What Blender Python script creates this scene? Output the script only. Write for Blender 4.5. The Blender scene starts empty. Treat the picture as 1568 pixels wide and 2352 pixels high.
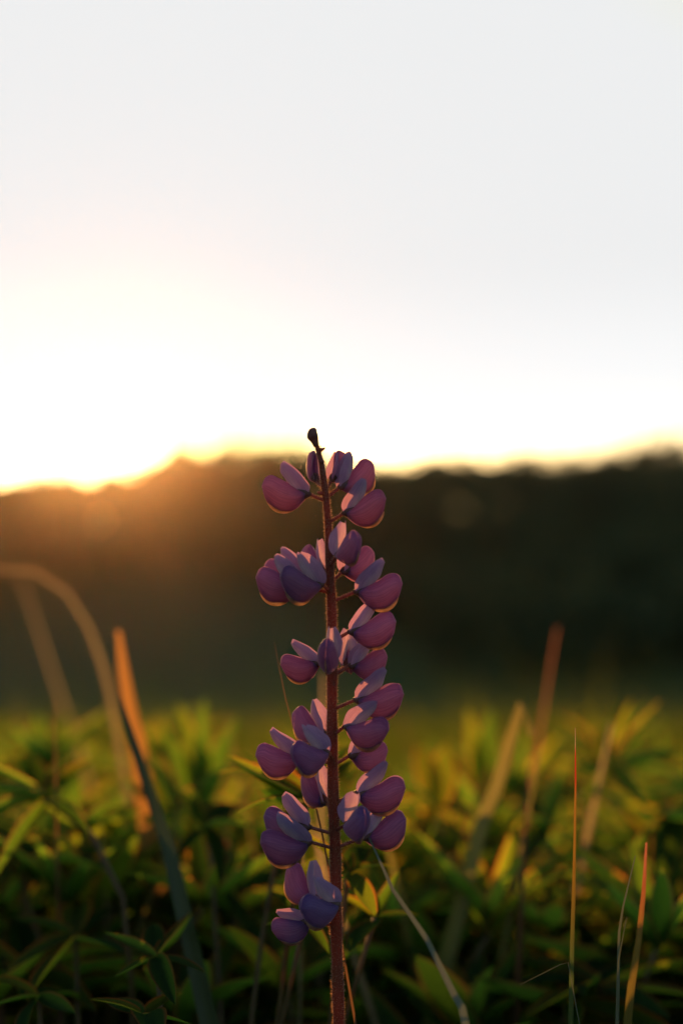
import bpy, math, random
import numpy as np
from mathutils import Vector, Matrix

R = math.radians
scene = bpy.context.scene
COL = scene.collection

# ------------------------------------------------------------------ camera
FPX = 2352 * 50.0 / 36.0            # focal length in pixels of a 1568 x 2352 picture
PITCH = math.atan((1430 - 1176) / FPX)
CAM = Vector((0, 0, 0.40))
D = 0.382                           # focus distance, the flower spike
cd = bpy.data.cameras.new('camera')
cd.sensor_fit = 'VERTICAL'; cd.sensor_height = 36; cd.sensor_width = 24
cd.lens = 50; cd.clip_start = 0.01; cd.clip_end = 3000
cd.dof.use_dof = True; cd.dof.focus_distance = D; cd.dof.aperture_fstop = 4.6
cd.dof.aperture_blades = 0
cam = bpy.data.objects.new('camera', cd); COL.objects.link(cam)
cam.location = CAM; cam.rotation_euler = (math.pi / 2 + PITCH, 0, 0)
scene.camera = cam
cR = cam.rotation_euler.to_matrix()

def at(x, y, d):
    """pixel of the 1568-wide picture at depth d along the lens axis"""
    v = cR @ Vector(((x - 784) / FPX, -(y - 1176) / FPX, -1.0))
    return CAM + v * d

# ------------------------------------------------------------------ light
SUN_EL, SUN_AZ = R(7.1), R(-8.9)
EXPOSURE = 0.8
SKY = 0.12
w = bpy.data.worlds.new('World'); scene.world = w; w.use_nodes = True
nt = w.node_tree; N = nt.nodes; L = nt.links
bg = N['Background']
sky = N.new('ShaderNodeTexSky'); sky.sky_type = 'NISHITA'; sky.sun_disc = False
sky.sun_elevation = SUN_EL; sky.sun_rotation = SUN_AZ
sky.air_density = 1.0; sky.dust_density = 3.0; sky.ozone_density = 1.0
# pale evening veil: above the glowing horizon the sky stays an even white
tc = N.new('ShaderNodeTexCoord'); sp = N.new('ShaderNodeSeparateXYZ')
L.new(tc.outputs['Generated'], sp.inputs[0])
cap = 0.86 / (SKY * 2 ** EXPOSURE)
ss = N.new('ShaderNodeMapRange'); ss.interpolation_type = 'SMOOTHSTEP'          # a little brighter towards the horizon
ss.inputs['From Min'].default_value = math.sin(R(8.2)); ss.inputs['From Max'].default_value = math.sin(R(15))
ss.inputs['To Min'].default_value = cap * 1.15; ss.inputs['To Max'].default_value = cap
L.new(sp.outputs['Z'], ss.inputs['Value'])
ex = N.new('ShaderNodeMath'); ex.operation = 'MULTIPLY_ADD'                      # and glowing right above the ridge
ex.inputs[1].default_value = -1 / math.sin(R(0.32)); ex.inputs[2].default_value = math.sin(R(7.45)) / math.sin(R(0.32))
L.new(sp.outputs['Z'], ex.inputs[0])
ee = N.new('ShaderNodeMath'); ee.operation = 'EXPONENT'; L.new(ex.outputs[0], ee.inputs[0])
tint = N.new('ShaderNodeVectorMath'); tint.operation = 'SCALE'; tint.inputs[0].default_value = (.985, 1.0, 1.01)
L.new(ss.outputs[0], tint.inputs['Scale'])
gl = N.new('ShaderNodeVectorMath'); gl.operation = 'MULTIPLY_ADD'; gl.inputs[1].default_value = (cap * 6.5, cap * 4.4, cap * .9)
L.new(ee.outputs[0], gl.inputs[0]); L.new(tint.outputs[0], gl.inputs[2])
vm = N.new('ShaderNodeVectorMath'); vm.operation = 'MINIMUM'
L.new(sky.outputs[0], vm.inputs[0]); L.new(gl.outputs[0], vm.inputs[1])
L.new(vm.outputs[0], bg.inputs[0]); bg.inputs[1].default_value = SKY

sd = bpy.data.lights.new('sun', 'SUN'); sd.energy = 4.2; sd.angle = R(0.53); sd.color = (1.0, 0.43, 0.12)
sun = bpy.data.objects.new('sun', sd); COL.objects.link(sun)
sun_dir = Vector((math.sin(SUN_AZ) * math.cos(SUN_EL), math.cos(SUN_AZ) * math.cos(SUN_EL), math.sin(SUN_EL)))
sun.rotation_euler = sun_dir.to_track_quat('Z', 'Y').to_euler()
sun.location = (0, 0, 30)

vs = scene.view_settings
vs.view_transform = 'Standard'; vs.look = 'None'; vs.exposure = EXPOSURE; vs.gamma = 1.0; vs.use_curve_mapping = False
scene.render.engine = 'CYCLES'
cy = scene.cycles
cy.use_denoising = True
try: cy.denoiser = 'OPENIMAGEDENOISE'
except Exception: pass
cy.max_bounces = 10; cy.diffuse_bounces = 6; cy.glossy_bounces = 3; cy.transmission_bounces = 6
cy.volume_bounces = 0; cy.transparent_max_bounces = 8
cy.sample_clamp_indirect = 6.0
cy.caustics_reflective = False; cy.caustics_refractive = False

rng = random.Random(7)
nrng = np.random.default_rng(11)

# ------------------------------------------------------------------ helpers
def mesh(name, verts, faces, mat=None, smooth=True, attrs=None):
    me = bpy.data.meshes.new(name)
    me.from_pydata([tuple(v) for v in verts], [], faces)
    if smooth: me.polygons.foreach_set('use_smooth', [True] * len(me.polygons))
    if attrs:
        for k, vals in attrs.items():
            a = me.attributes.new(k, 'FLOAT', 'POINT'); a.data.foreach_set('value', np.asarray(vals, dtype=np.float32))
    if mat: me.materials.append(mat)
    me.update()
    return me

def link(name, data, parent=None):
    o = bpy.data.objects.new(name, data); COL.objects.link(o)
    if parent: o.parent = parent
    return o

def tag(o, label=None, cat=None, group=None, kind=None):
    if label: o['label'] = label
    if cat: o['category'] = cat
    if group: o['group'] = group
    if kind: o['kind'] = kind
    return o

def catmull(pts, n):
    """resample a polyline smoothly by arc length into n points"""
    P = [np.array(p, float) for p in pts]
    P = [2 * P[0] - P[1]] + P + [2 * P[-1] - P[-2]]
    out = []
    for i in range(1, len(P) - 2):
        for t in np.linspace(0, 1, 16, endpoint=False):
            a, b, c, d = P[i - 1], P[i], P[i + 1], P[i + 2]
            out.append(0.5 * (2 * b + (c - a) * t + (2 * a - 5 * b + 4 * c - d) * t * t + (3 * b - a - 3 * c + d) * t ** 3))
    out.append(P[-2]); out = np.array(out)
    s = np.concatenate([[0], np.cumsum(np.linalg.norm(np.diff(out, axis=0), axis=1))])
    q = np.linspace(0, s[-1], n)
    return np.stack([np.interp(q, s, out[:, k]) for k in range(out.shape[1])], 1)

def tube(pts, radii, sides=8, cap=True):
    """swept tube; returns verts, faces, length attribute"""
    P = [Vector(p) for p in pts]; n = len(P)
    V = []; F = []; A = []
    ref = Vector((0.31, 0.87, 0.23))
    for i in range(n):
        t = (P[min(i + 1, n - 1)] - P[max(i - 1, 0)]).normalized()
        a = t.cross(ref).normalized(); b = t.cross(a).normalized()
        for k in range(sides):
            an = 2 * math.pi * k / sides
            V.append(P[i] + (a * math.cos(an) + b * math.sin(an)) * radii[i]); A.append(i / (n - 1))
    for i in range(n - 1):
        for k in range(sides):
            k2 = (k + 1) % sides
            F.append((i * sides + k, i * sides + k2, (i + 1) * sides + k2, (i + 1) * sides + k))
    if cap:
        F.append(tuple(range(sides))[::-1]); F.append(tuple((n - 1) * sides + k for k in range(sides)))
    return V, F, A

# ------------------------------------------------------------------ materials
def new_mat(name):
    m = bpy.data.materials.new(name); m.use_nodes = True
    nt = m.node_tree; nt.nodes.clear()
    out = nt.nodes.new('ShaderNodeOutputMaterial')
    return m, nt, out

def add(nt, kind, **kw):
    n = nt.nodes.new(kind)
    for k, v in kw.items():
        if k.startswith('i_'): n.inputs[k[2:].replace('_', ' ')].default_value = v
        else: setattr(n, k, v)
    return n

def ramp(nt, stops):
    r = nt.nodes.new('ShaderNodeValToRGB'); e = r.color_ramp.elements
    while len(e) < len(stops): e.new(0.5)
    for k, (p, c) in enumerate(stops):
        e[k].position = p; e[k].color = (*c, 1)
    return r

def thin_shader(nt, out, col, tcol, fac=0.45, rough=0.5, spec=0.4, bump=None, sheen=0.0):
    """petal or leaf: a surface lobe plus light passing through"""
    p = add(nt, 'ShaderNodeBsdfPrincipled'); p.inputs['Roughness'].default_value = rough
    p.inputs['Specular IOR Level'].default_value = spec
    if sheen:
        p.inputs['Sheen Weight'].default_value = sheen; p.inputs['Sheen Roughness'].default_value = .35; p.inputs['Sheen Tint'].default_value = (1, .9, .85, 1)
    t = add(nt, 'ShaderNodeBsdfTranslucent'); mx = add(nt, 'ShaderNodeMixShader'); mx.inputs[0].default_value = fac
    nt.links.new(col, p.inputs['Base Color']); nt.links.new(tcol, t.inputs['Color'])
    if bump is not None:
        nt.links.new(bump, p.inputs['Normal']); nt.links.new(bump, t.inputs['Normal'])
    nt.links.new(p.outputs[0], mx.inputs[1]); nt.links.new(t.outputs[0], mx.inputs[2])
    nt.links.new(mx.outputs[0], out.inputs['Surface'])

def mixc(nt, a, b, fac, mode='MIX'):
    m = nt.nodes.new('ShaderNodeMix'); m.data_type = 'RGBA'; m.blend_type = mode
    for sock, v in ((m.inputs[6], a), (m.inputs[7], b), (m.inputs[0], fac)):
        if isinstance(v, (tuple, list)): sock.default_value = (*v, 1)
        elif isinstance(v, (int, float)): sock.default_value = v
        else: nt.links.new(v, sock)
    return m.outputs[2]

def petal_mat(name, pale, tfac):
    """colour comes from the flower (object colour) with veins and blotches"""
    m, nt, out = new_mat(name)
    oi = add(nt, 'ShaderNodeObjectInfo'); at_ = add(nt, 'ShaderNodeAttribute', attribute_name='len')
    ac = add(nt, 'ShaderNodeAttribute', attribute_name='across')
    comb = add(nt, 'ShaderNodeCombineXYZ'); nt.links.new(at_.outputs['Fac'], comb.inputs[0]); nt.links.new(ac.outputs['Fac'], comb.inputs[1])
    nt.links.new(oi.outputs['Random'], comb.inputs[2])
    mp = add(nt, 'ShaderNodeMapping'); mp.inputs['Scale'].default_value = (2.2, 44, 9); nt.links.new(comb.outputs[0], mp.inputs[0])
    vein = add(nt, 'ShaderNodeTexNoise'); vein.inputs['Scale'].default_value = 1.0; vein.inputs['Detail'].default_value = 2; nt.links.new(mp.outputs[0], vein.inputs['Vector'])
    vr = ramp(nt, [(0.38, (0.72, 0.68, 0.78)), (0.6, (1.08, 1.06, 1.06))]); nt.links.new(vein.outputs['Fac'], vr.inputs[0])
    tco = add(nt, 'ShaderNodeTexCoord')
    bl = add(nt, 'ShaderNodeTexNoise'); bl.inputs['Scale'].default_value = 230; bl.inputs['Detail'].default_value = 4; nt.links.new(tco.outputs['Object'], bl.inputs['Vector'])
    br = ramp(nt, [(0.35, (0.75, 0.75, 0.85)), (0.65, (1.2, 1.12, 1.1))]); nt.links.new(bl.outputs['Fac'], br.inputs[0])
    base = oi.outputs['Color']
    if pale:
        # pale patch low on the crease of the standard
        pr = ramp(nt, [(0.0, (0.5, 0.5, 0.5)), (0.25, (1, 1, 1)), (0.62, (0.85, 0.85, 0.85)), (1.0, (0.25, 0.25, 0.25))]); nt.links.new(at_.outputs['Fac'], pr.inputs[0])
        ar = ramp(nt, [(0.0, (1, 1, 1)), (0.30, (0.8, 0.8, 0.8)), (0.62, (0.0, 0.0, 0.0))]); nt.links.new(ac.outputs['Fac'], ar.inputs[0])
        f = add(nt, 'ShaderNodeMath', operation='MULTIPLY'); nt.links.new(pr.outputs[0], f.inputs[0]); nt.links.new(ar.outputs[0], f.inputs[1])
        base = mixc(nt, base, (0.62, 0.58, 0.62), f.outputs[0])
    if not pale:  # wing shading painted in: lighter pink centre, darker rim
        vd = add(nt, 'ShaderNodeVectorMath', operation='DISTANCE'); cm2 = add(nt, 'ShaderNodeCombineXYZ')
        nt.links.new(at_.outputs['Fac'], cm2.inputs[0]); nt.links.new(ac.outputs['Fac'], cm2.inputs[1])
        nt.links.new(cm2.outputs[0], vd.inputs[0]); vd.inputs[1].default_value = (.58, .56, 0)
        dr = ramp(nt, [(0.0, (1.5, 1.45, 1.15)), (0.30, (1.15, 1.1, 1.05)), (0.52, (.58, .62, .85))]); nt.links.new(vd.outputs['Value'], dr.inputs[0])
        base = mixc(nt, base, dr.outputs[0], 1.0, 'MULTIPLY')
    c = mixc(nt, base, vr.outputs[0], 0.7, 'MULTIPLY'); c = mixc(nt, c, br.outputs[0], 0.8, 'MULTIPLY')
    warm = mixc(nt, base, (0.80, 0.38, 0.46), 0.55); warm = mixc(nt, warm, vr.outputs[0], 0.75, 'MULTIPLY')
    bp = add(nt, 'ShaderNodeBump'); bp.inputs['Strength'].default_value = 0.25; bp.inputs['Distance'].default_value = 0.0004
    nt.links.new(vein.outputs['Fac'], bp.inputs['Height'])
    thin_shader(nt, out, c, warm, tfac, 0.55, 0.35, bp.outputs[0], sheen=.5)
    return m

M = {}
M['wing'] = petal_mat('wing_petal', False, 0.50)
M['banner'] = petal_mat('banner_petal', True, 0.42)

def simple_thin(name, col, tcol, fac, rough=0.5, scale=40.0, dark=0.6):
    m, nt, out = new_mat(name)
    tco = add(nt, 'ShaderNodeTexCoord')
    no = add(nt, 'ShaderNodeTexNoise'); no.inputs['Scale'].default_value = scale; no.inputs['Detail'].default_value = 5
    nt.links.new(tco.outputs['Object'], no.inputs['Vector'])
    r = ramp(nt, [(0.35, (dark,) * 3), (0.65, (1.2,) * 3)]); nt.links.new(no.outputs['Fac'], r.inputs[0])
    c = mixc(nt, col, r.outputs[0], 1.0, 'MULTIPLY'); t = mixc(nt, tcol, r.outputs[0], 1.0, 'MULTIPLY')
    thin_shader(nt, out, c, t, fac, rough, 0.4)
    return m

M['keel'] = simple_thin('keel_petal', (0.5, 0.36, 0.34), (0.95, 0.75, 0.5), 0.7, 0.45, 300)
M['calyx'] = simple_thin('calyx', (0.13, 0.075, 0.075), (0.40, 0.14, 0.08), 0.25, 0.6, 500)
M['pedicel'] = simple_thin('pedicel', (0.24, 0.085, 0.075), (0.6, 0.14, 0.06), 0.3, 0.5, 500)
M['hair'] = simple_thin('fine_hair', (0.25, 0.19, 0.15), (0.9, 0.66, 0.42), 0.7, 0.35, 50, 0.8)

def stem_mat(name, lo, hi, tcol, sheen=0.0):
    m, nt, out = new_mat(name)
    a = add(nt, 'ShaderNodeAttribute', attribute_name='len')
    tco = add(nt, 'ShaderNodeTexCoord'); mp = add(nt, 'ShaderNodeMapping'); mp.inputs['Scale'].default_value = (900, 900, 90)
    nt.links.new(tco.outputs['Object'], mp.inputs[0])
    no = add(nt, 'ShaderNodeTexNoise'); no.inputs['Scale'].default_value = 1.0; no.inputs['Detail'].default_value = 5; nt.links.new(mp.outputs[0], no.inputs['Vector'])
    r = ramp(nt, [(0.3, (0.6,) * 3), (0.7, (1.25,) * 3)]); nt.links.new(no.outputs['Fac'], r.inputs[0])
    g = ramp(nt, [(0.55, lo), (0.8, hi)]); nt.links.new(a.outputs['Fac'], g.inputs[0])
    c = mixc(nt, g.outputs[0], r.outputs[0], 0.9, 'MULTIPLY')
    bp = add(nt, 'ShaderNodeBump'); bp.inputs['Strength'].default_value = 0.4; bp.inputs['Distance'].default_value = 0.0003; nt.links.new(no.outputs['Fac'], bp.inputs['Height'])
    tc_ = mixc(nt, tcol, r.outputs[0], 0.5, 'MULTIPLY')
    thin_shader(nt, out, c, tc_, 0.2, 0.5, 0.4, bp.outputs[0], sheen=sheen)
    return m
M['stem'] = stem_mat('lupine_stem', (0.05, 0.045, 0.025), (0.16, 0.042, 0.027), (0.8, 0.17, 0.06), .4)
M['petiole'] = stem_mat('petiole', (0.05, 0.05, 0.02), (0.09, 0.07, 0.03), (0.6, 0.32, 0.07))
M['green_stem'] = stem_mat('green_stem', (0.05, 0.06, 0.02), (0.10, 0.09, 0.03), (0.45, 0.25, 0.06))

def leaf_mat(name, col, tcol, fac=0.5, island=False, edge=None):
    m, nt, out = new_mat(name)
    if island:
        g = add(nt, 'ShaderNodeNewGeometry'); rnd = g.outputs['Random Per Island']
    else:
        g = add(nt, 'ShaderNodeObjectInfo'); rnd = g.outputs['Random']
    tco = add(nt, 'ShaderNodeTexCoord')
    no = add(nt, 'ShaderNodeTexNoise'); no.inputs['Scale'].default_value = 60; no.inputs['Detail'].default_value = 5; nt.links.new(tco.outputs['Object'], no.inputs['Vector'])
    hs = add(nt, 'ShaderNodeMapRange'); hs.inputs['To Min'].default_value = 0.65; hs.inputs['To Max'].default_value = 1.35; nt.links.new(rnd, hs.inputs[0])
    r = ramp(nt, [(0.3, (0.72, 0.72, 0.72)), (0.7, (1.18, 1.18, 1.1))]); nt.links.new(no.outputs['Fac'], r.inputs[0])
    mul = add(nt, 'ShaderNodeVectorMath', operation='SCALE'); nt.links.new(r.outputs[0], mul.inputs[0]); nt.links.new(hs.outputs[0], mul.inputs['Scale'])
    ry = ramp(nt, [(0.55, (1, 1, 1)), (1.0, (1.7, 0.95, 0.6))]); nt.links.new(rnd, ry.inputs[0])
    c0, t0 = col, tcol
    if edge is not None:  # orange rim light painted into the leaflet margins
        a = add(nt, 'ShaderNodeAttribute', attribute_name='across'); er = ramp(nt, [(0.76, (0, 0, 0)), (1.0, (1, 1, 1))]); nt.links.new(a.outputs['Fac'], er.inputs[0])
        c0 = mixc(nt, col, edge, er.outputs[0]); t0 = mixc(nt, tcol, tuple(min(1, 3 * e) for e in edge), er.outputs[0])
    c = mixc(nt, c0, mul.outputs[0], 1.0, 'MULTIPLY'); c = mixc(nt, c, ry.outputs[0], 1.0, 'MULTIPLY')
    t = mixc(nt, t0, mul.outputs[0], 1.0, 'MULTIPLY'); t = mixc(nt, t, ry.outputs[0], 1.0, 'MULTIPLY')
    thin_shader(nt, out, c, t, fac, 0.7, 0.0)
    return m
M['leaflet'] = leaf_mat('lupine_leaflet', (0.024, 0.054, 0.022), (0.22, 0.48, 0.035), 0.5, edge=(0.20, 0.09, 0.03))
M['meadow'] = leaf_mat('meadow_grass', (0.024, 0.046, 0.016), (0.11, 0.19, 0.02), 0.5, island=True)
M['wood'] = leaf_mat('wood_foliage', (0.075, 0.12, 0.07), (0.10, 0.12, 0.03), 0.2, island=True)

def blade_mat(name, stops, tboost=2.4, fac=0.45, rough=0.4):
    m, nt, out = new_mat(name)
    a = add(nt, 'ShaderNodeAttribute', attribute_name='len'); g = ramp(nt, stops); nt.links.new(a.outputs['Fac'], g.inputs[0])
    ac = add(nt, 'ShaderNodeAttribute', attribute_name='across')
    cm = add(nt, 'ShaderNodeCombineXYZ'); nt.links.new(a.outputs['Fac'], cm.inputs[0]); nt.links.new(ac.outputs['Fac'], cm.inputs[1])
    mp = add(nt, 'ShaderNodeMapping'); mp.inputs['Scale'].default_value = (18, 14, 1); nt.links.new(cm.outputs[0], mp.inputs[0])
    no = add(nt, 'ShaderNodeTexNoise'); no.inputs['Scale'].default_value = 1; no.inputs['Detail'].default_value = 4; nt.links.new(mp.outputs[0], no.inputs['Vector'])
    r = ramp(nt, [(0.3, (0.65,) * 3), (0.7, (1.2,) * 3)]); nt.links.new(no.outputs['Fac'], r.inputs[0])
    c = mixc(nt, g.outputs[0], r.outputs[0], 1.0, 'MULTIPLY')
    t = mixc(nt, c, (tboost, tboost, tboost * 0.8), 1.0, 'MULTIPLY')
    thin_shader(nt, out, c, t, fac, rough, 0.3)
    return m
G_, GY, RB, RD, ST = (0.05, 0.08, 0.03), (0.10, 0.11, 0.025), (0.17, 0.08, 0.04), (0.30, 0.03, 0.02), (0.23, 0.18, 0.12)
M['blade_green'] = blade_mat('blade_green', [(0, G_), (0.7, GY), (1.0, (0.14, 0.12, 0.04))])
M['blade_straw'] = blade_mat('blade_straw', [(0, GY), (0.5, (0.09, 0.085, 0.03)), (1.0, ST)])
M['blade_red'] = blade_mat('blade_red', [(0, G_), (0.83, G_), (0.89, (0.15, 0.10, 0.02)), (0.95, (0.22, 0.12, 0.025)), (0.964, RD), (0.982, RD), (0.988, ST), (1.0, ST)], 1.5)  # red band and dry tip; amber stretch paints sunlight above the shaded green
M['blade_rust'] = blade_mat('blade_rust', [(0, G_), (0.80, (.05, .07, .02)), (0.92, (0.17, 0.12, 0.03)), (0.965, (0.24, 0.08, 0.04)), (1.0, (0.30, 0.11, 0.08))], 1.5)
M['blade_dark'] = blade_mat('blade_dark', [(0, G_), (0.7, (.035, .06, .02)), (1.0, (0.05, 0.07, 0.03))], 1.5, 0.15)
M['blade_amber'] = blade_mat('blade_amber', [(0, GY), (0.55, (0.16, 0.10, 0.03)), (1.0, (0.26, 0.13, 0.04))], 2.2)  # orange sunlight painted into the upper part of the blade
M['blade_brown'] = blade_mat('blade_brown', [(0, GY), (0.6, (.10, .06, .03)), (1.0, (0.15, 0.07, 0.04))], 1.5)
M['blade_pink'] = blade_mat('blade_pink', [(0, GY), (0.5, (0.10, 0.075, 0.035)), (1.0, (0.20, 0.08, 0.06))])
M['blade_grey'] = blade_mat('blade_grey', [(0, (0.05, 0.08, 0.04)), (0.5, (0.10, 0.14, 0.10)), (1.0, (0.13, 0.15, 0.11))], 1.2, 0.25, 0.28)

def ground_mat():
    m, nt, out = new_mat('meadow_soil')
    tco = add(nt, 'ShaderNodeTexCoord')
    n1 = add(nt, 'ShaderNodeTexNoise'); n1.inputs['Scale'].default_value = 0.35; n1.inputs['Detail'].default_value = 9; n1.inputs['Roughness'].default_value = 0.7
    nt.links.new(tco.outputs['Object'], n1.inputs['Vector'])
    r = ramp(nt, [(0.3, (0.04, 0.07, 0.03)), (0.5, (0.06, 0.095, 0.035)), (0.7, (0.09, 0.10, 0.04))]); nt.links.new(n1.outputs['Fac'], r.inputs[0])
    p = add(nt, 'ShaderNodeBsdfPrincipled'); p.inputs['Roughness'].default_value = 0.95; p.inputs['Specular IOR Level'].default_value = 0.1
    nt.links.new(r.outputs[0], p.inputs['Base Color'])
    n2 = add(nt, 'ShaderNodeTexNoise'); n2.inputs['Scale'].default_value = 25; n2.inputs['Detail'].default_value = 6; nt.links.new(tco.outputs['Object'], n2.inputs['Vector'])
    bp = add(nt, 'ShaderNodeBump'); bp.inputs['Distance'].default_value = 0.05; nt.links.new(n2.outputs['Fac'], bp.inputs['Height']); nt.links.new(bp.outputs[0], p.inputs['Normal'])
    nt.links.new(p.outputs[0], out.inputs['Surface'])
    return m
M['ground'] = ground_mat()

# ------------------------------------------------------------------ setting
GPROF = ([-900, 2.2, 4.0, 8.0, 20.0, 40.0, 62.0, 900], [0, 0, -.10, -.42, -1.5, -3.2, -4.4, -4.6])
def gz(y): return np.interp(y, *GPROF)
def build_ground():
    ys = [-900, -20, 0, 1, 2.2, 3, 4, 6, 8, 12, 16, 20, 30, 40, 50, 62, 120, 900]; xs = [-900, -150, -40, -10, 0, 10, 40, 150, 900]
    V = [(x, y, float(gz(y))) for y in ys for x in xs]; n = len(xs)
    F = [(j * n + i, j * n + i + 1, (j + 1) * n + i + 1, (j + 1) * n + i) for j in range(len(ys) - 1) for i in range(n - 1)]
    tag(link('ground', mesh('ground', V, F, M['ground'])), kind='structure')
build_ground()

RIDGE = [(-700, 1085), (-200, 1078), (0, 1076), (90, 1064), (150, 1056), (210, 1056), (300, 1054), (345, 1026), (390, 990), (450, 972), (560, 980), (680, 972), (730, 990), (790, 1022), (900, 1032), (1000, 1024), (1200, 1010), (1400, 996), (1568, 980), (2300, 950)]
def ridge_h(X, Y):
    """height of the wooded skyline above the meadow at X, seen at distance Y"""
    px = 784 + X / Y * FPX
    y = np.interp(px, [a for a, b in RIDGE], [b for a, b in RIDGE])
    return 0.40 + (1430 - y) / FPX * Y

def hill_z(x, y):
    t = min(1, max(0, (y - 60) / 68)); t = t * t * (3 - 2 * t)
    h = float(ridge_h(x, 125)) * 0.62
    return -5.2 + (h + 5.2 + 0.3 * math.sin(x * .31 + y * .2)) * t
def build_hill():
    xs = np.linspace(-140, 140, 76); ys = np.linspace(60, 210, 44)
    V = [(x, y, hill_z(x, y)) for y in ys for x in xs]; nx = len(xs)
    F = [(j * nx + i, j * nx + i + 1, (j + 1) * nx + i + 1, (j + 1) * nx + i) for j in range(len(ys) - 1) for i in range(nx - 1)]
    tag(link('hill', mesh('hill', V, F, M['ground'])), kind='structure')
build_hill()

def quads_object(name, centers, u, v, mat, kind='stuff'):
    """many small leaf-shaped faces (a bent diamond each) as one mesh"""
    n = len(centers)
    V = np.empty((n, 4, 3)); V[:, 0] = centers - u; V[:, 1] = centers - v * 0.5; V[:, 2] = centers + u; V[:, 3] = centers + v * 0.5
    me = bpy.data.meshes.new(name); me.vertices.add(n * 4); me.vertices.foreach_set('co', V.reshape(-1).astype(np.float32))
    me.loops.add(n * 4); me.loops.foreach_set('vertex_index', np.arange(n * 4, dtype=np.int32))
    me.polygons.add(n); me.polygons.foreach_set('loop_start', np.arange(0, n * 4, 4, dtype=np.int32)); 
    me.update(calc_edges=True); me.validate(); me.materials.append(mat)
    return me

def build_wood():
    C = []; U = []; Vv = []; TV = []; TF = []
    for row, Y in enumerate((78, 84, 90, 98, 106, 113, 120, 126)):
        X = -85 + rng.random() * 3
        while X < 85:
            y = Y + rng.uniform(-2.5, 2.5)
            if (row < 2 and X < 4) or (row == 2 and X < -6): X += rng.uniform(2.6, 4.0); continue
            base = hill_z(X, y) - .2
            top = float(ridge_h(X, y)) * rng.uniform(.955, 1.0) if row == 7 else min(base + rng.uniform(4.5, 6.5), float(ridge_h(X, y)) * .97)
            h = max(2.5, top - base); r = rng.uniform(1.6, 2.6)
            v, f, _ = tube([(X, y, base), (X + .1, y, base + h * .4), (X, y, base + h * .85)], [.22, .16, .05], 5)
            o = len(TV); TV += v; TF += [tuple(q + o for q in ff) for ff in f]
            n = 420
            d = nrng.normal(size=(n, 3)); d /= np.linalg.norm(d, axis=1)[:, None]
            lump = 1 + .22 * np.sin(d[:, 0] * 5 + X) * np.cos(d[:, 2] * 6 + y)
            rad = (nrng.random(n) ** .45) * lump
            c = np.stack([X + d[:, 0] * rad * r, y + d[:, 1] * rad * r, base + h * .56 + d[:, 2] * rad * h * .44 / 1.1], 1)
            c[:, 2] = np.minimum(c[:, 2], top)
            uu = nrng.normal(size=(n, 3)); uu /= np.linalg.norm(uu, axis=1)[:, None]; vv = np.cross(uu, nrng.normal(size=(n, 3))); vv /= np.linalg.norm(vv, axis=1)[:, None]
            C.append(c); U.append(uu * .38); Vv.append(vv * .55)
            X += rng.uniform(2.6, 4.0)
    me = quads_object('distant_wood', np.concatenate(C), np.concatenate(U), np.concatenate(Vv), M['wood'])
    tag(link('distant_wood', me), 'dark blurred wood on the low hill along the skyline', 'wood', kind='stuff')
    tag(link('distant_wood_trunks', mesh('distant_wood_trunks', TV, TF, M['green_stem'])), 'dark tree trunks inside the far wood on the hill', 'wood', kind='stuff')
build_wood()

def grass_mesh(name, P, H, W, lean, mat, seg=3):
    """many tapered, bending blades rooted at P as one mesh"""
    n = len(P)
    az = nrng.random(n) * 2 * np.pi; fa = nrng.random(n) * 2 * np.pi
    L_ = np.stack([np.cos(az), np.sin(az), np.zeros(n)], 1) * (lean * nrng.random(n))[:, None]
    S = np.stack([np.cos(fa), np.sin(fa), np.zeros(n)], 1)
    rows = []
    for k in range(seg + 1):
        t = k / seg
        c = P + np.stack([L_[:, 0] * t * t * H, L_[:, 1] * t * t * H, H * (t - .18 * t * t * lean)], 1)
        wd = (W * (1 - t) ** .6 * .5)[:, None] if k < seg else None
        if k < seg: rows += [c - S * wd, c + S * wd]
        else: rows.append(c)
    V = np.stack(rows, 1); m = V.shape[1]
    faces = []; 
    base = np.arange(n) * m
    quad = []
    for k in range(seg - 1):
        quad.append(np.stack([base + 2 * k, base + 2 * k + 1, base + 2 * k + 3, base + 2 * k + 2], 1))
    quad = np.concatenate(quad); tri = np.stack([base + 2 * seg - 2, base + 2 * seg - 1, base + 2 * seg], 1)
    me = bpy.data.meshes.new(name); me.vertices.add(n * m); me.vertices.foreach_set('co', V.reshape(-1).astype(np.float32))
    nq, ntr = len(quad), len(tri)
    me.loops.add(nq * 4 + ntr * 3); me.loops.foreach_set('vertex_index', np.concatenate([quad.reshape(-1), tri.reshape(-1)]).astype(np.int32))
    me.polygons.add(nq + ntr); me.polygons.foreach_set('loop_start', np.concatenate([np.arange(nq) * 4, nq * 4 + np.arange(ntr) * 3]).astype(np.int32))
    me.update(calc_edges=True); me.materials.append(mat)
    me.polygons.foreach_set('use_smooth', [True] * (nq + ntr))
    return me

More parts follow.
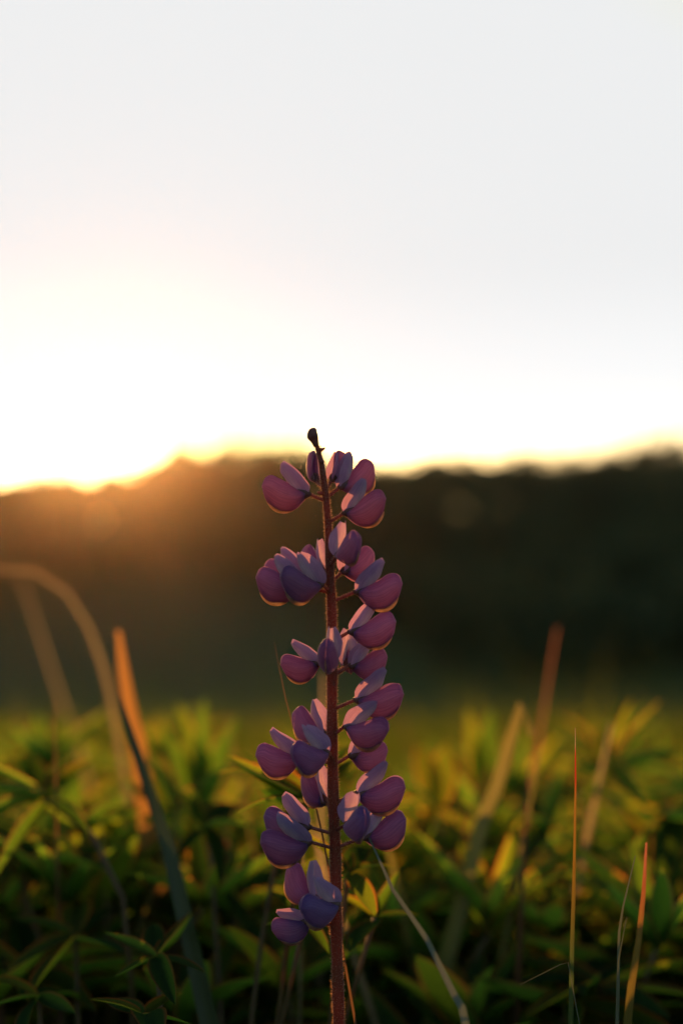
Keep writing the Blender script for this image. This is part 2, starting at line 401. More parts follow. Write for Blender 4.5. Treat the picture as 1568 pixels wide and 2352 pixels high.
def build_meadow():
    def zone(y0, y1, dens, mar, h0, h1, w0, w1):
        area = (y1 - y0) * ((y0 + y1) * .27 + 2 * mar); n = int(area * dens)
        y = y0 + (y1 - y0) * nrng.random(n); x = (nrng.random(n) * 2 - 1) * (y * .27 + mar)
        # tussocks
        tus = .5 + .5 * np.sin(x * 2.3 + 1.7 * np.sin(y * 1.1)) * np.cos(y * 1.9 + x)
        H = (h0 + (h1 - h0) * nrng.random(n) ** 1.5) * (.8 + .25 * tus)
        W = w0 + (w1 - w0) * nrng.random(n)
        return np.stack([x, y, gz(y)], 1), H, W
    near = None, zone(.47, .60, 14000, .25, .16, .30, .003, .008), zone(.60, .80, 20000, .22, .22, .335, .003, .008), zone(.80, 1.3, 6000, .35, .18, .325, .004, .009)
    near = [np.concatenate([z[k] for z in near[1:]]) for k in range(3)]
    low = zone(.12, .52, 2600, .40, .10, .235, .004, .008)
    mid = zone(1.3, 4, 1500, .6, .18, .34, .004, .009)
    far = zone(4, 14, 300, 4.0, .20, .38, .008, .02)
    vfar = zone(14, 62, 24, 16, .22, .45, .03, .09)
    tall = zone(1.5, 6, 70, .6, .30, .52, .003, .008)
    # the meadow goes on unseen beside and behind the camera, added to shade low leaves
    n = 16000; x = nrng.uniform(-1.6, 1.6, n); y = nrng.uniform(-1.8, .12, n); k_ = (np.hypot(x, y) > .16) & ~((y > 0) & (abs(x) < .10)); x = x[k_]; y = y[k_]; n = len(x)
    around = np.stack([x, y, gz(y)], 1), .18 + .24 * nrng.random(n) ** 1.2, .003 + .006 * nrng.random(n)
    P, H, W = [np.concatenate([z[k] for z in (near, low, mid, far, vfar, tall, around)]) for k in range(3)]
    me = grass_mesh('meadow_grass', P, H, W, .75, M['meadow'])
    tag(link('meadow_grass', me), 'dense green meadow grass spreading back to the wooded hill', 'grass', kind='stuff')
build_meadow()

# ------------------------------------------------------------------ the flowering lupine
S_MM = 0.001
CROP = {1: 1690 / 1.73469, 2: 2360 / 1.73469, 3: 3000 / 1.73469}
def cp(c, x, y): return (960 / 1.73469 + 0.26471 * x, CROP[c] + 0.26471 * y)

TOP = [(.3, .7), (3.0, 1.3), (6.0, 2.8), (8.3, 4.1), (10.2, 4.75), (11.9, 4.0), (12.75, 1.7)]
BOT = [(.3, -.6), (1.3, -2.1), (3.4, -4.1), (6.2, -5.0), (9.0, -4.4), (11.4, -2.0), (12.75, 1.7)]

def wing_mesh(side, r, slim=1.0):
    n, m = 20, 12
    jt = lambda q: [(x + r.uniform(-.25, .25), z * q + r.uniform(-.22, .22)) for x, z in TOP[:-1]] + [TOP[-1]]
    jb = lambda q: [(x + r.uniform(-.25, .25), z * q + r.uniform(-.22, .22)) for x, z in BOT[:-1]] + [TOP[-1]]
    T = catmull(jt(1.0), n); B = catmull(jb(1.0), n)
    V = []; F = []; A = []; C = []
    b0 = r.uniform(2.7, 3.2) * slim; dent = r.uniform(.1, .35); ph = r.uniform(0, 6)
    for i in range(n):
        t = i / (n - 1)
        b = b0 * max(0, math.sin(math.pi * min(1, t ** .82))) ** .62
        for j in range(m):
            v = j / (m - 1)
            p = T[i] * (1 - v) + B[i] * v
            prof = math.sin(math.pi * min(.9985, .0015 + .997 * v ** .86)) ** .72
            y = b * prof + .05 * (1 - t) + .02
            y -= dent * math.exp(-((v - .22) / .12) ** 2) * math.sin(math.pi * t)      # crease below the upper edge
            y += .07 * math.sin(5 * t + ph + 4 * v) * prof
            V.append((p[0] * S_MM, side * y * S_MM, p[1] * S_MM)); A.append(t); C.append(v)
    for i in range(n - 1):
        for j in range(m - 1):
            q = (i * m + j, i * m + j + 1, (i + 1) * m + j + 1, (i + 1) * m + j)
            F.append(q if side > 0 else q[::-1])
    return mesh('wing_petal', V, F, M['wing'], attrs={'len': A, 'across': C})

CRE = [(3.3, .5), (4.9, 1.8), (6.6, 3.7), (7.7, 5.8), (8.1, 7.6)]
MAR = [(0, .3), (.1, 2.0), (1.3, 4.2), (3.3, 6.0), (5.4, 7.7), (7.3, 8.7)]
def banner_mesh(r, spread=1.0):
    n, m = 18, 17
    C_ = catmull([(x + r.uniform(-.2, .2), z + r.uniform(-.2, .2)) for x, z in CRE], n)
    M_ = catmull([(x + r.uniform(-.25, .25), z + r.uniform(-.25, .25)) for x, z in MAR], n)
    V = []; F = []; A = []; K = []
    curl = r.uniform(.2, .9); asym = r.uniform(-.25, .25); ph = r.uniform(0, 6)
    for i in range(n):
        u = i / (n - 1)
        wd = (1.25 + 1.0 * math.sin(math.pi * u ** .8) - .35 * u) * spread
        for j in range(m):
            v = -1 + 2 * j / (m - 1); a = abs(v); s = 1 if v >= 0 else -1
            p = C_[i] * (1 - a ** 1.25) + M_[i] * a ** 1.25
            y = s * wd * (1 - (1 - a) ** 1.9) * (1 + s * asym) + s * curl * a ** 5 * math.sin(math.pi * u)
            y += .08 * math.sin(7 * u + ph + 3 * v)
            V.append((p[0] * S_MM, y * S_MM, p[1] * S_MM)); A.append(u); K.append(a)
    for i in range(n - 1):
        for j in range(m - 1):
            F.append((i * m + j, i * m + j + 1, (i + 1) * m + j + 1, (i + 1) * m + j))
    return mesh('banner_petal', V, F, M['banner'], attrs={'len': A, 'across': K})

def keel_mesh(r):
    B = catmull(BOT, 30)[8:24]; n = len(B); V = []; F = []
    ext = r.uniform(.5, .95)
    for i in range(n):
        t = i / (n - 1); tg = B[min(i + 1, n - 1)] - B[max(i - 1, 0)]; tg = tg / np.linalg.norm(tg); nn = np.array([tg[1], -tg[0]])
        e = ext * math.sin(math.pi * t) ** .8
        o = B[i] + nn * e; q = B[i] - nn * 1.2
        for x, y, z in ((q[0], -.5, q[1]), (o[0] * .5 + q[0] * .5, -.42, o[1] * .5 + q[1] * .5), (o[0], 0, o[1]), (o[0] * .5 + q[0] * .5, .42, o[1] * .5 + q[1] * .5), (q[0], .5, q[1])):
            V.append((x * S_MM, y * S_MM, z * S_MM))
    for i in range(n - 1):
        for j in range(4):
            F.append((i * 5 + j, i * 5 + j + 1, (i + 1) * 5 + j + 1, (i + 1) * 5 + j))
    return mesh('keel', V, F, M['keel'])

def calyx_mesh(r):
    st = [(-.6, .5), (0, 1.0), (.9, 1.6), (1.9, 1.8), (2.9, 1.75)]; sides = 14; V = []; F = []
    for i, (x, rad) in enumerate(st):
        t = i / (len(st) - 1)
        for k in range(sides):
            a = 2 * math.pi * k / sides; cz, sy = math.cos(a), math.sin(a)
            lip = (1.5 * max(0, -cz) ** 2 + .8 * max(0, cz) ** 2 - .7 * abs(sy) ** 2) * t * t
            V.append(((x + lip) * S_MM, sy * rad * .95 * S_MM, (cz * rad * .9 - .12 * x) * S_MM))
    for i in range(len(st) - 1):
        for k in range(sides):
            k2 = (k + 1) % sides
            F.append((i * sides + k, i * sides + k2, (i + 1) * sides + k2, (i + 1) * sides + k))
    F.append(tuple(range(sides))[::-1])
    return mesh('calyx', V, F, M['calyx'])

STEM_PX = [(1, 652, 170, 0), (1, 684, 265, 0), (1, 708, 420, 0), (1, 735, 640, 0), (1, 758, 900, 0), (1, 768, 1200, 0), (1, 782, 1500, 0), (2, 787, 200, 0), (2, 790, 600, 0), (2, 788, 1000, 0), (2, 792, 1400, 0), (3, 798, 300, 0), (3, 812, 700, 0), (3, 822, 1050, 0), (3, 826, 1560, 0)]
def stem_points():
    P = []
    for c, x, y, _ in STEM_PX:
        px = cp(c, x, y); P.append(at(px[0], px[1], D))
    last = P[-1]
    P += [Vector((last.x + .002, last.y + .004, last.z - .08)), Vector((last.x + .001, last.y + .012, last.z - .17)), Vector((last.x - .004, last.y + .016, -.005))]
    return P

HAIRS = []   # (root, direction, length)
def add_hairs(P, Rr, n, length):
    """short spreading hairs on a swept tube"""
    P = [Vector(p) for p in P]
    for _ in range(n):
        f = rng.random() * (len(P) - 1.001); i = int(f); t = f - i
        c = P[i].lerp(P[i + 1], t); ax = (P[i + 1] - P[i]).normalized(); r = Rr[i] * (1 - t) + Rr[i + 1] * t
        d = Vector((rng.gauss(0, 1), rng.gauss(0, 1), rng.gauss(0, 1))); d = (d - ax * d.dot(ax)).normalized()
        HAIRS.append((c + d * r * .97, (d + ax * rng.uniform(-.1, .7)).normalized(), length * rng.uniform(.5, 1.2)))

FLOWERS = [  # crop, base x, base y, azimuth, pitch, scale, roll, kind
 (1, 655, 500, 118, 62, .72, 0, 'bud'), (1, 778, 495, 40, 52, .74, 0, 'bud'),
 (1, 590, 608, 186, 3, 1.0, 0, ''), (1, 852, 552, 18, 24, .92, 0, ''), (1, 890, 772, -14, 8, .95, 0, ''),
 (1, 832, 1140, 304, 14, .86, 8, ''), (1, 872, 1285, 32, 20, .90, 0, ''), (1, 992, 1455, -6, 3, 1.0, 0, ''),
 (1, 535, 1405, 184, 4, 1.0, 0, ''), (1, 700, 1395, 214, 2, 1.0, 0, ''), (1, 560, 1330, 166, 2, .96, 0, ''), (1, 728, 1300, 132, 30, .86, 0, ''),
 (2, 940, 342, -4, 5, 1.0, 0, ''), (2, 690, 610, 172, -9, .86, 0, ''), (2, 788, 590, 262, 12, .92, 0, ''), (2, 925, 640, 84, 22, .95, 0, ''),
 (2, 940, 640, 16, 4, .86, 0, ''), (2, 992, 932, -5, 0, 1.02, 0, ''), (2, 902, 1158, -24, -12, .98, 0, ''), (2, 940, 1418, 18, -4, .86, 0, ''),
 (2, 735, 1240, 150, 22, .92, 0, ''), (2, 748, 1385, 226, -4, 1.0, 0, ''), (2, 532, 1425, 182, -6, .98, 0, ''),
 (3, 992, 352, 3, 0, 1.06, 0, ''), (3, 925, 615, 292, 6, .98, 0, ''), (3, 1055, 735, 10, 12, 1.0, 0, ''),
 (3, 595, 645, 174, 4, 1.0, 0, ''), (3, 598, 772, 196, -5, 1.06, 0, ''), (3, 742, 440, 132, 28, .92, 0, ''),
 (3, 655, 1290, 148, 34, .98, 0, ''), (3, 842, 1300, 222, -6, 1.02, 0, ''), (3, 602, 1445, 182, -22, .84, 10, 'wilt'),
]
PINK, VIO, BLU = (0.32, 0.165, 0.30), (0.21, 0.135, 0.34), (0.115, 0.115, 0.33)

def build_lupine():
    SP = stem_points()
    root = link('lupine', None); root.location = SP[-1]
    tag(root, 'tall flowering purple lupine spike with reddish stem, standing above the leaves', 'lupine')
    pts = catmull([tuple(p) for p in reversed(SP)], 90); n = len(pts)
    zs = pts[:, 2]; ztop = zs.max()
    rad = np.interp(ztop - zs, [0, .012, .04, .09, .16, .5], [.00062, .00088, .00125, .00148, .0016, .0021])
    rad = rad * (1 + .06 * np.sin(np.arange(n) * 1.9))
    off = Vector(root.location)
    V, F, A = tube([Vector(p) - off for p in pts], rad, 14)
    A = [1 - (ztop - (v.z + off.z)) / ztop for v in V]
    link('stem', mesh('stem', V, F, M['stem'], attrs={'len': A}), root)
    vis = [i for i in range(n) if zs[i] > .27]
    add_hairs(pts[vis], rad[vis], 8000, .0008)
    # withered tip with its closed end bud
    tp = Vector(pts[-1]); hk = [tp - Vector((0, 0, .0006)), tp + Vector((-.0005, 0, .0010)), tp + Vector((-.0010, -.0002, .0022)), tp + Vector((-.0008, -.0003, .0033)), tp + Vector((-.0002, -.0003, .0041))]
    V, F, A = tube([Vector(p) - off for p in catmull([tuple(p) for p in hk], 12)], np.interp(np.linspace(0, 1, 12), [0, .3, .55, .85, 1], [.0007, .0011, .0016, .0012, .0004]), 10)
    link('end_bud', mesh('end_bud', V, F, M['calyx'], attrs={'len': A}), root)
    add_hairs(hk, [.0007, .0011, .0013, .0009, .0004], 160, .0004)
    for c_, x_, y_, dx_, dz_ in ((1, 690, 225, .0012, .0006), (1, 705, 600, -.0013, .0003), (1, 712, 330, -.0010, .0006), (2, 800, 780, .0002, -.0010)):
        p0 = at(*cp(c_, x_, y_), D - .0006) - off
        V, F, A = tube([p0, p0 + Vector((dx_ * .6, -.0004, dz_ * .4)), p0 + Vector((dx_, -.0005, dz_))], [.0006, .00038, .0002], 7)
        link('pedicel_stub', mesh('pedicel_stub', V, F, M['pedicel'], attrs={'len': A}), root)
    spx = sorted([(cp(c, x, y)[1], cp(c, x, y)[0]) for c, x, y, _ in STEM_PX])
    for k, (c, x, y, az, pit, sc, roll, kind) in enumerate(FLOWERS):
        r = random.Random(100 + k)
        bx, by = cp(c, x, y); a = R(az)
        depth = D + .0068 * math.sin(a)
        if k == 10: depth += .004
        B = at(bx, by, depth)
        fl = link('flower', None, root)
        fl.location = B - off
        fl.rotation_euler = (Matrix.Rotation(a, 3, 'Z') @ Matrix.Rotation(-R(pit + r.uniform(-2, 2)), 3, 'Y') @ Matrix.Rotation(R(roll + r.uniform(-5, 5)), 3, 'X')).to_euler()
        fl.scale = (sc,) * 3
        h = min(1, max(0, (by - 1060) / 760)); q = r.uniform(-.12, .12)  # bluer pigment lower down, deepened to paint in the shade there
        h2 = min(1, max(0, h + q))
        col = [PINK[i] * (1 - h2 * 2) + VIO[i] * h2 * 2 if h2 < .5 else VIO[i] * (2 - h2 * 2) + BLU[i] * (h2 * 2 - 1) for i in range(3)]
        val = r.uniform(.88, 1.12); col = [cc * val for cc in col]
        ban = [cc * 1.0 + o for cc, o in zip(col, (.11, .125, .17))]
        slim = .62 if kind == 'bud' else (.7 if kind == 'wilt' else 1.0)
        for s in (-1, 1):
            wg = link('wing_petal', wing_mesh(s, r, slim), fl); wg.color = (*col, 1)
        bn = link('banner_petal', banner_mesh(r, .8 if kind else 1.0), fl); bn.color = (*ban, 1)
        if kind == 'bud': bn.rotation_euler = (0, R(24), 0)
        if kind == 'wilt': bn.rotation_euler = (0, R(10), 0)
        link('keel', keel_mesh(r), fl); link('calyx', calyx_mesh(r), fl)
        # pedicel from the stem to the calyx
        syy = by + (34 if az % 360 < 60 or az % 360 > 300 else 22) * .62 + 2
        sx = np.interp(syy, [p[0] for p in spx], [p[1] for p in spx])
        A0 = at(sx, syy, D); mid = A0.lerp(B, .5) + Vector((0, 0, -.0004 + .0012 * 0.3))
        w0 = fl.location
        M3 = fl.rotation_euler.to_matrix()
        pp = catmull([tuple(A0), tuple(mid), tuple(B), tuple(B + M3 @ Vector((.0006, 0, 0)))], 10)
        rr = np.interp(np.linspace(0, 1, 10), [0, .15, .8, 1], [.00075, .00047, .00045, .0006])
        inv = (Matrix.Translation(w0 + off) @ M3.to_4x4() @ Matrix.Scale(sc, 4)).inverted()
        V, F, A = tube([inv @ Vector(p) for p in pp], rr / sc, 9)
        link('pedicel', mesh('pedicel', V, F, M['pedicel'], attrs={'len': A}), fl)
        add_hairs(pp, rr, 110, .0006)
        for _ in range(90):   # hairs on the calyx
            aa = rng.random() * 2 * math.pi; xx = rng.uniform(-.3, 2.6); rd = np.interp(xx, [-.5, 0, .9, 2.7], [.45, .8, 1.35, 1.5])
            lp = Vector((xx, math.sin(aa) * rd * .95, math.cos(aa) * rd * .9 - .12 * xx)) * S_MM * sc
            nd = Vector((.5, math.sin(aa), math.cos(aa))).normalized()
            HAIRS.append((B + M3 @ lp, M3 @ nd, .0006 * rng.uniform(.5, 1.2)))
    # all the fine hairs, too many and small to count
    V = []; F = []
    for p, d, l in HAIRS:
        s = d.cross(Vector((.3, .8, .5))).normalized() * .000034; i = len(V)
        s2 = d.cross(s).normalized() * .000034
        q = p - off
        V += [q - s, q + s, q + s2 * 1.7, q + d * l]; F += [(i, i + 1, i + 3), (i + 1, i + 2, i + 3), (i + 2, i, i + 3)]
    hh = link('fine_hair', mesh('fine_hair', V, F, M['hair'], smooth=False), root); hh['kind'] = 'stuff'
    return root
build_lupine()

# ------------------------------------------------------------------ leaves and blades
def leaflet_mesh(r, fold, droop, width=.2):
    """one lance-shaped leaflet of unit length along +X, folded along its midrib"""
    n, m = 11, 5; V = []; F = []; A = []; C = []
    for i in range(n):
        t = i / (n - 1)
        wd = width * .58 * (math.sin(math.pi * min(1, (.03 + .97 * t) ** .78)) ** .8) * (1.0 if t < .97 else .4)
        z0 = -droop * t * t + .02 * math.sin(4 * t + r)
        for j in range(m):
            v = -1 + 2 * j / (m - 1); a = abs(v)
            V.append((t, v * wd * math.cos(fold), z0 + a * wd * math.sin(fold) - .012 * (1 - a) * math.sin(math.pi * t))); A.append(t); C.append(a)
    for i in range(n - 1):
        for j in range(m - 1): F.append((i * m + j, i * m + j + 1, (i + 1) * m + j + 1, (i + 1) * m + j))
    return mesh('leaflet', V, F, M['leaflet'], attrs={'len': A, 'across': C})
LEAFLETS = [leaflet_mesh(k, R(f), d, wd) for k, (f, d, wd) in enumerate([(22, .10, .25), (35, .02, .22), (15, .22, .29), (42, -.06, .24), (28, .15, .21), (10, .05, .32), (18, .3, .27)])]

def frame(dirv, up):
    x = dirv.normalized(); z = (up - x * up.dot(x)).normalized(); y = z.cross(x)
    return Matrix((x, y, z)).transposed()

def add_leaf(plant, foot, hub, tips, rad=.0009, via=None, narrow=False):
    """petiole mesh from foot to hub (a leaf), its leaflets as children"""
    off = Vector(plant.location)
    foot, hub = Vector(foot), Vector(hub)
    mid = foot.lerp(hub, .55) + Vector((rng.uniform(-.006, .006), rng.uniform(-.006, .006), .012))
    if via is not None: mid = Vector(via)
    pts = catmull([tuple(foot), tuple(mid), tuple(hub)], 10)
    V, F, A = tube([Vector(p) - hub for p in pts], np.linspace(rad * 1.25, rad * .8, 10), 7)
    lf = link('leaf', mesh('petiole', V, F, M['petiole'], attrs={'len': [.5 + .5 * a for a in A]}), plant)
    lf.location = hub - off
    for tp in tips:
        d = Vector(tp) - hub
        up = Vector((0, 0, 1)) - Vector((d.x, d.y, 0)).normalized() * .35 + Vector((rng.gauss(0, .3), rng.gauss(0, .3), 0))
        l = link('leaflet', rng.choice(LEAFLETS[1::3] if narrow else LEAFLETS), lf)
        l.rotation_euler = frame(d, up).to_euler(); s = d.length; ww = .85 * (.045 / max(s, .02)) ** .35
        l.scale = (s, s * ww * rng.uniform(.85, 1.15) * (.72 if narrow else 1), s)
    return lf

def plant_root(x, y, label, group=None):
    p = link('lupine_plant', None); p.location = (x, y, 0)
    return tag(p, label, 'lupine plant', group)

def stalk(plant, top, r=.0022):
    off = Vector(plant.location)
    pts = catmull([(0, 0, -.004), tuple((top - off) * .5 + Vector((.004, -.003, .01))), tuple(top - off)], 12)
    V, F, A = tube(pts, np.linspace(r, r * .6, 12), 8)
    link('stem', mesh('stem', V, F, M['green_stem'], attrs={'len': A}), plant)

def hero_plant(label, leaves, root_xy):
    """leaves: (hub pixel x, y, depth, [(tip x, y, depth)])"""
    p = plant_root(root_xy[0], root_xy[1], label)
    top = Vector((root_xy[0], root_xy[1], .2)); stalk(p, top)
    for hx, hy, hd, tips, *via in leaves:
        add_leaf(p, top - Vector((0, 0, rng.uniform(.02, .1))), at(hx, hy, hd), [at(*t) for t in tips], .0011 if via else .0009, at(*via[0]) if via else None, bool(via))
    return p

hero_plant('lupine plant whose spread finger leaf rises highest, right of the red-tipped blade',
  [(1402, 1772, .60, [(1452, 1588, .63), (1512, 1602, .60), (1575, 1690, .56), (1378, 1650, .65), (1300, 1735, .66), (1478, 1842, .53), (1330, 1830, .56)], (1330, 1900, .59)),
   (1545, 1880, .55, [(1440, 1960, .53), (1470, 1850, .6), (1600, 1790, .57), (1640, 1880, .5), (1520, 1980, .5)]),
   (1250, 1905, .58, [(1180, 1800, .62), (1300, 1760, .6), (1215, 1850, .55), (1330, 1880, .55), (1195, 1960, .53)])], (.105, .60))
hero_plant('lupine plant with a wheel of narrow leaflets beside the arching grass blade',
  [(108, 1838, .50, [(-40, 1738, .50), (-62, 1795, .47), (-55, 1862, .46), (62, 1690, .56), (150, 1690, .55), (212, 1732, .55), (-15, 1995, .46), (200, 1880, .46)], (290, 2110, .47)),
   (30, 1960, .52, [(-60, 1900, .5), (-40, 2040, .49), (100, 2030, .5), (90, 1900, .55), (20, 1870, .57)])], (-.07, .50))
hero_plant('lupine plant with dark orange-edged leaflets close behind the flower stem',
  [(705, 1838, .425, [(505, 1684, .46), (512, 1752, .445), (545, 1818, .43), (610, 1690, .48), (820, 1760, .46), (800, 1700, .49), (640, 1905, .41)]),
   (655, 1850, .47, [(560, 1722, .48), (622, 1700, .49), (690, 1690, .49), (722, 1760, .47), (600, 1805, .45)]),
   (800, 2005, .425, [(700, 1925, .44), (760, 1900, .45), (845, 1895, .45), (900, 1960, .43), (720, 2060, .41), (870, 2080, .41), (780, 1930, .46)]),
   (860, 2110, .43, [(760, 2040, .44), (820, 2000, .45), (920, 2010, .45), (960, 2090, .43), (800, 2180, .41)]),
   (700, 2110, .425, [(620, 2030, .44), (690, 1990, .45), (770, 2030, .45), (610, 2120, .42), (760, 2180, .41)]),
   (480, 1900, .50, [(398, 1800, .52), (470, 1762, .55), (560, 1800, .53), (590, 1880, .48), (400, 1950, .47), (520, 2000, .46)])], (-.03, .445))
hero_plant('lupine plant with broad bright yellow-green upright leaflets behind the dark bent blade',
  [(455, 1890, .62, [(425, 1592, .66), (472, 1590, .64), (385, 1660, .64), (540, 1640, .64), (520, 1720, .58), (330, 1780, .58)]),
   (400, 1880, .56, [(322, 1668, .585), (350, 1700, .60), (270, 1790, .56), (480, 1760, .60), (330, 1900, .52)])], (-.065, .60))
hero_plant('low lupine plant with drooping pale leaflets in the deep shade under the wheel-shaped leaf',
  [(175, 2150, .47, [(28, 2092, .47), (10, 2190, .45), (40, 2270, .43), (270, 2060, .5), (180, 2040, .52), (290, 2180, .44)]),
   (90, 2290, .43, [(-40, 2210, .43), (-30, 2300, .42), (30, 2400, .40), (190, 2240, .46), (180, 2340, .41)])], (-.09, .46))
hero_plant('low dark lupine plant with thin lit leaf edges under the lowest flowers',
  [(360, 2200, .42, [(240, 2138, .42), (345, 2095, .45), (450, 2110, .45), (470, 2200, .41), (260, 2240, .41), (400, 2300, .39)]),
   (330, 2330, .40, [(208, 2280, .40), (240, 2275, .41), (360, 2320, .37), (420, 2260, .42), (450, 2350, .39)])], (-.05, .42))
hero_plant('lupine plant with upright blurred leaflets between the flower spike and the folded blade',
  [(1110, 1900, .66, [(1075, 1620, .70), (1125, 1618, .70), (1010, 1700, .68), (1040, 1790, .62), (1190, 1780, .62)]),
   (1000, 1860, .60, [(960, 1690, .64), (1030, 1700, .64), (900, 1752, .60), (880, 1830, .58), (1090, 1840, .57), (990, 1960, .54)])], (.05, .63))

# leafy lupines that carry no flowers, filling the stand
def filler(x, y, hmax, label, group, nl):
    p = plant_root(x, y, label, group)
    top = Vector((x + rng.uniform(-.01, .01), y + rng.uniform(-.01, .01), hmax * rng.uniform(.55, .7))); stalk(p, top, .002)
    a0 = rng.random() * 6.3
    for k in range(nl):
        a = a0 + k * 2.4 + rng.uniform(-.3, .3); rr = rng.uniform(.02, .06)
        hub = Vector((x + math.cos(a) * rr, y + math.sin(a) * rr, hmax * rng.uniform(.74, .98) - .015))
        if hub.y < y0_clear: hub.y = y0_clear + .01
        nt_ = rng.randint(7, 9); b0 = rng.random() * 6.3; Ln = rng.uniform(.030, .054); cone = rng.uniform(.1, 1.0)
        tips = []
        for q in range(nt_):
            b = b0 + q * 2 * math.pi / nt_ + rng.uniform(-.12, .12); tl = Ln * rng.uniform(.8, 1.1)
            tips.append(hub + Vector((math.cos(b) * math.cos(cone), math.sin(b) * math.cos(cone), math.sin(cone) + rng.uniform(-.12, .12))) * tl)
        add_leaf(p, top - Vector((0, 0, rng.uniform(0, .06))), hub, tips)
y0_clear = .0
FIL = []
for k in range(86):
    y0_clear = .50
    for _ in range(30):
        y = .53 + .75 * (k / 86) ** 1.5 + rng.uniform(-.02, .05); x = rng.uniform(-1, 1) * (y * .27 + .05)
        if all((x - a) ** 2 + (y - b) ** 2 > .03 ** 2 for a, b in FIL): break
    FIL.append((x, y))
    filler(x, y, .40 - (rng.uniform(330, 560) if y < .66 else rng.uniform(165, 430)) / FPX * y, 'leafy green lupine plant without flowers among the meadow grass', 'leafy lupine plants without flowers', 5 if y < .8 else 4)
for k in range(46):
    y = .51 + .14 * rng.random(); x = rng.uniform(-1, 1) * (y * .26 + .03); y0_clear = .485
    filler(x, y, .40 - rng.uniform(470, 760) / FPX * y, 'short lupine plant in the dark undergrowth below the sunlit leaves', 'short lupine plants in the undergrowth', 4)
y0_clear = .30
for k in range(3):
    x = rng.uniform(-.13, .13); y = rng.uniform(.30, .36)
    filler(x, y, .40 - rng.uniform(980, 1100) / FPX * y, 'low shaded lupine plant at the foot of the flowering spike', 'low shaded lupine plants', 4)

def blade(label, path, width, mat, group=None, fold=.35, face=0.0, name='grass_blade', taper=.55, extra_root=None):
    """path: world points from the root to the tip"""
    P = catmull([tuple(p) for p in path], 26); n = len(P)
    root = Vector(P[0]); V = []; F = []; A = []; C = []
    view = Vector((math.sin(face), -math.cos(face), 0))
    for i in range(n):
        t = i / (n - 1); p = Vector(P[i]); tg = Vector(P[min(i + 1, n - 1)] - P[max(i - 1, 0)]).normalized()
        s = tg.cross(view)
        s = s.normalized() if s.length > 1e-4 else Vector((1, 0, 0))
        nn = s.cross(tg).normalized()
        wd = width * .5 * min(1, .55 + .9 * t) * max(.03, (1 - t ** 3.2)) ** taper
        for v in (-1, -.5, 0, .5, 1):
            V.append(p - root + s * v * wd * math.cos(fold) + nn * (abs(v) * wd * math.sin(fold))); A.append(t); C.append(abs(v))
    for i in range(n - 1):
        for j in range(4): F.append((i * 5 + j, i * 5 + j + 1, (i + 1) * 5 + j + 1, (i + 1) * 5 + j))
    o = link(name, mesh(name, V, F, M[mat], attrs={'len': A, 'across': C})); o.location = root
    return tag(o, label, 'grass', group)

def px_blade(label, pix, width, mat, rootxy=None, **kw):
    """pix: (x, y, depth) from tip down to the lowest point seen; goes on to a root in the soil"""
    pts = [at(*p) for p in pix][::-1]
    lo, nx = pts[0], pts[1]
    d = (lo - nx).normalized()
    sx = max(-.6, min(.6, d.x / max(.3, -d.z))); sy = max(-.3, min(.3, d.y / max(.3, -d.z)))
    rx, ry = (lo.x + sx * lo.z * .5, lo.y + sy * lo.z * .5) if rootxy is None else rootxy
    m = Vector((lo.x + (rx - lo.x) * .68, lo.y + (ry - lo.y) * .68, lo.z * .5))
    return blade(label, [Vector((rx, ry, -.004)), m] + pts, width, mat, **kw)

px_blade('thin grass blade with a red band and dry pointed tip', [(1320, 1672, .384), (1321, 1760, .384), (1319, 1900, .385), (1315, 2100, .387), (1310, 2300, .39)], .0024, 'blade_red', fold=.5, taper=.7)
px_blade('fine reddish-brown grass blade leaning behind the left-hand flowers', [(629, 1472, .405), (645, 1560, .402), (672, 1665, .398), (694, 1752, .395), (722, 1850, .393), (748, 1960, .392)], .0011, 'blade_brown', taper=.8)
px_blade('grey-green grass blade curving away from the lowest right flowers', [(848, 1925, .372), (876, 1998, .367), (920, 2072, .362), (975, 2150, .358), (1022, 2235, .355), (1056, 2325, .352), (1078, 2400, .35)], .0032, 'blade_grey', face=.2)
px_blade('straw-coloured grass blade arching over and down to the side', [(-90, 1345, .68), (-20, 1312, .68), (50, 1307, .675), (118, 1330, .67), (170, 1380, .665), (212, 1455, .66), (240, 1540, .65), (262, 1640, .64)], .0044, 'blade_straw', fold=.6)
px_blade('straight pale grass stalk crossing under the arched blade', [(42, 1318, .90), (75, 1400, .89), (120, 1540, .88), (160, 1660, .87), (190, 1740, .86)], .0034, 'blade_straw')
px_blade('broad dark green grass blade rising steeply before the broad orange blade', [(266, 1466, .50), (255, 1530, .495), (285, 1640, .485), (322, 1750, .475), (362, 1870, .465), (402, 2010, .455)], .0078, 'blade_dark', fold=.2, taper=.8)
px_blade('broad orange-lit grass blade with a rounded top behind the dark blade', [(272, 1448, .56), (276, 1475, .56), (288, 1560, .56), (305, 1660, .56), (325, 1760, .56)], .0130, 'blade_amber', fold=.45, taper=.5)
px_blade('tall pinkish grass stalk standing clear of the leaves', [(1279, 1440, .64), (1268, 1500, .64), (1250, 1620, .635), (1232, 1740, .63), (1215, 1850, .63)], .0017, 'blade_pink', taper=.3)
px_blade('wide grass blade with its top folded over like a hook', [(1222, 1690, .52), (1228, 1640, .522), (1205, 1615, .525), (1182, 1650, .53), (1160, 1740, .53), (1128, 1840, .525), (1090, 1950, .52)], .0066, 'blade_green', fold=.25, taper=.25)
px_blade('short grass blade with a rusty red tip above yellowing sides', [(1483, 1935, .40), (1482, 1990, .40), (1474, 2070, .40), (1462, 2180, .40), (1440, 2340, .40)], .0044, 'blade_rust', fold=.5)
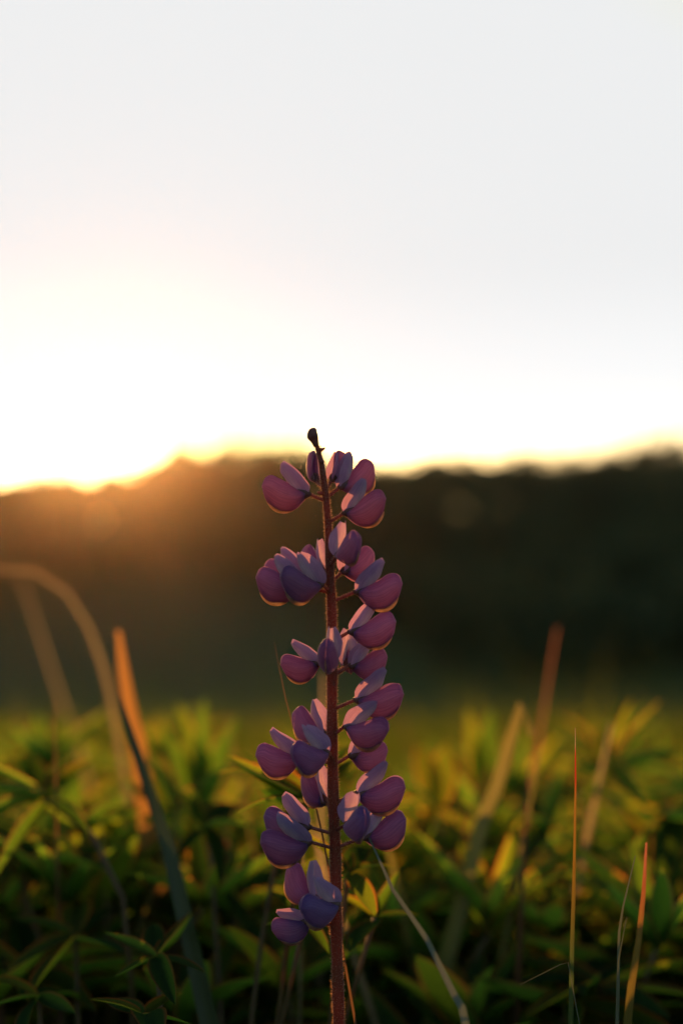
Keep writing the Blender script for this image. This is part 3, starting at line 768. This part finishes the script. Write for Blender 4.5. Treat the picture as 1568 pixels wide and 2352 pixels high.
px_blade('slender silvery grass blade next to the rusty-tipped blade', [(1458, 1965, .375), (1445, 2015, .375), (1430, 2080, .376), (1422, 2160, .377), (1418, 2260, .38)], .0017, 'blade_grey')
px_blade('short silvery grass blade standing close to the slender one', [(1438, 2106, .37), (1430, 2150, .37), (1420, 2210, .371), (1416, 2300, .372)], .0010, 'blade_grey')
px_blade('thin pale grass blade curled low over the dark undergrowth', [(1193, 2262, .372), (1215, 2240, .373), (1262, 2230, .375), (1300, 2215, .38), (1318, 2290, .385)], .0006, 'blade_grey')
px_blade('yellow upright grass blade just behind the flower stem', [(742, 1545, .56), (741, 1600, .558), (739, 1690, .555), (738, 1800, .55)], .0036, 'blade_straw')

# countable grass blades among the leaves
for k in range(90):
    y = .44 + .9 * rng.random(); x = rng.uniform(-1, 1) * (y * .26 + .03)
    hz = .40 - rng.uniform(150, 520) / FPX * y
    ln = rng.uniform(.02, .10); a = rng.random() * 6.3
    p0 = Vector((x, y, -.004)); p3 = Vector((x + math.cos(a) * ln, y + abs(math.sin(a)) * ln * .6, hz))
    blade('green grass blade growing up through the lupine leaves', [p0, p0.lerp(p3, .35) + Vector((0, 0, .03)), p0.lerp(p3, .72) + Vector((0, 0, .02)), p3], rng.uniform(.0016, .0048), rng.choice(['blade_green', 'blade_green', 'blade_straw', 'blade_brown']), group='grass blades among the lupine leaves', face=rng.uniform(-1, 1), fold=rng.uniform(.1, .6))

# ------------------------------------------------------------------ haze added for the lens-flare glow of the sun
def build_haze():
    x, y0, y1, z0, z1 = 150, -20, 230, -6.2, 18.6
    V = [(-x, y0, z0), (x, y0, z0), (x, y1, z0), (-x, y1, z0), (-x, y0, z1), (x, y0, z1), (x, y1, z1), (-x, y1, z1)]
    F = [(3, 2, 1, 0), (4, 5, 6, 7), (0, 1, 5, 4), (1, 2, 6, 5), (2, 3, 7, 6), (3, 0, 4, 7)]
    m, nt, out = new_mat('haze')
    pv = add(nt, 'ShaderNodeVolumePrincipled'); pv.inputs['Color'].default_value = (1, .86, .68, 1)
    pv.inputs['Density'].default_value = 1.0e-4; pv.inputs['Anisotropy'].default_value = .92
    nt.links.new(pv.outputs[0], out.inputs['Volume'])
    o = link('haze', mesh('haze', V, F, m, smooth=False)); o['kind'] = 'stuff'
    o['label'] = 'thin golden haze added for the lens-flare glow over the meadow and hill'; o['category'] = 'haze'
build_haze()
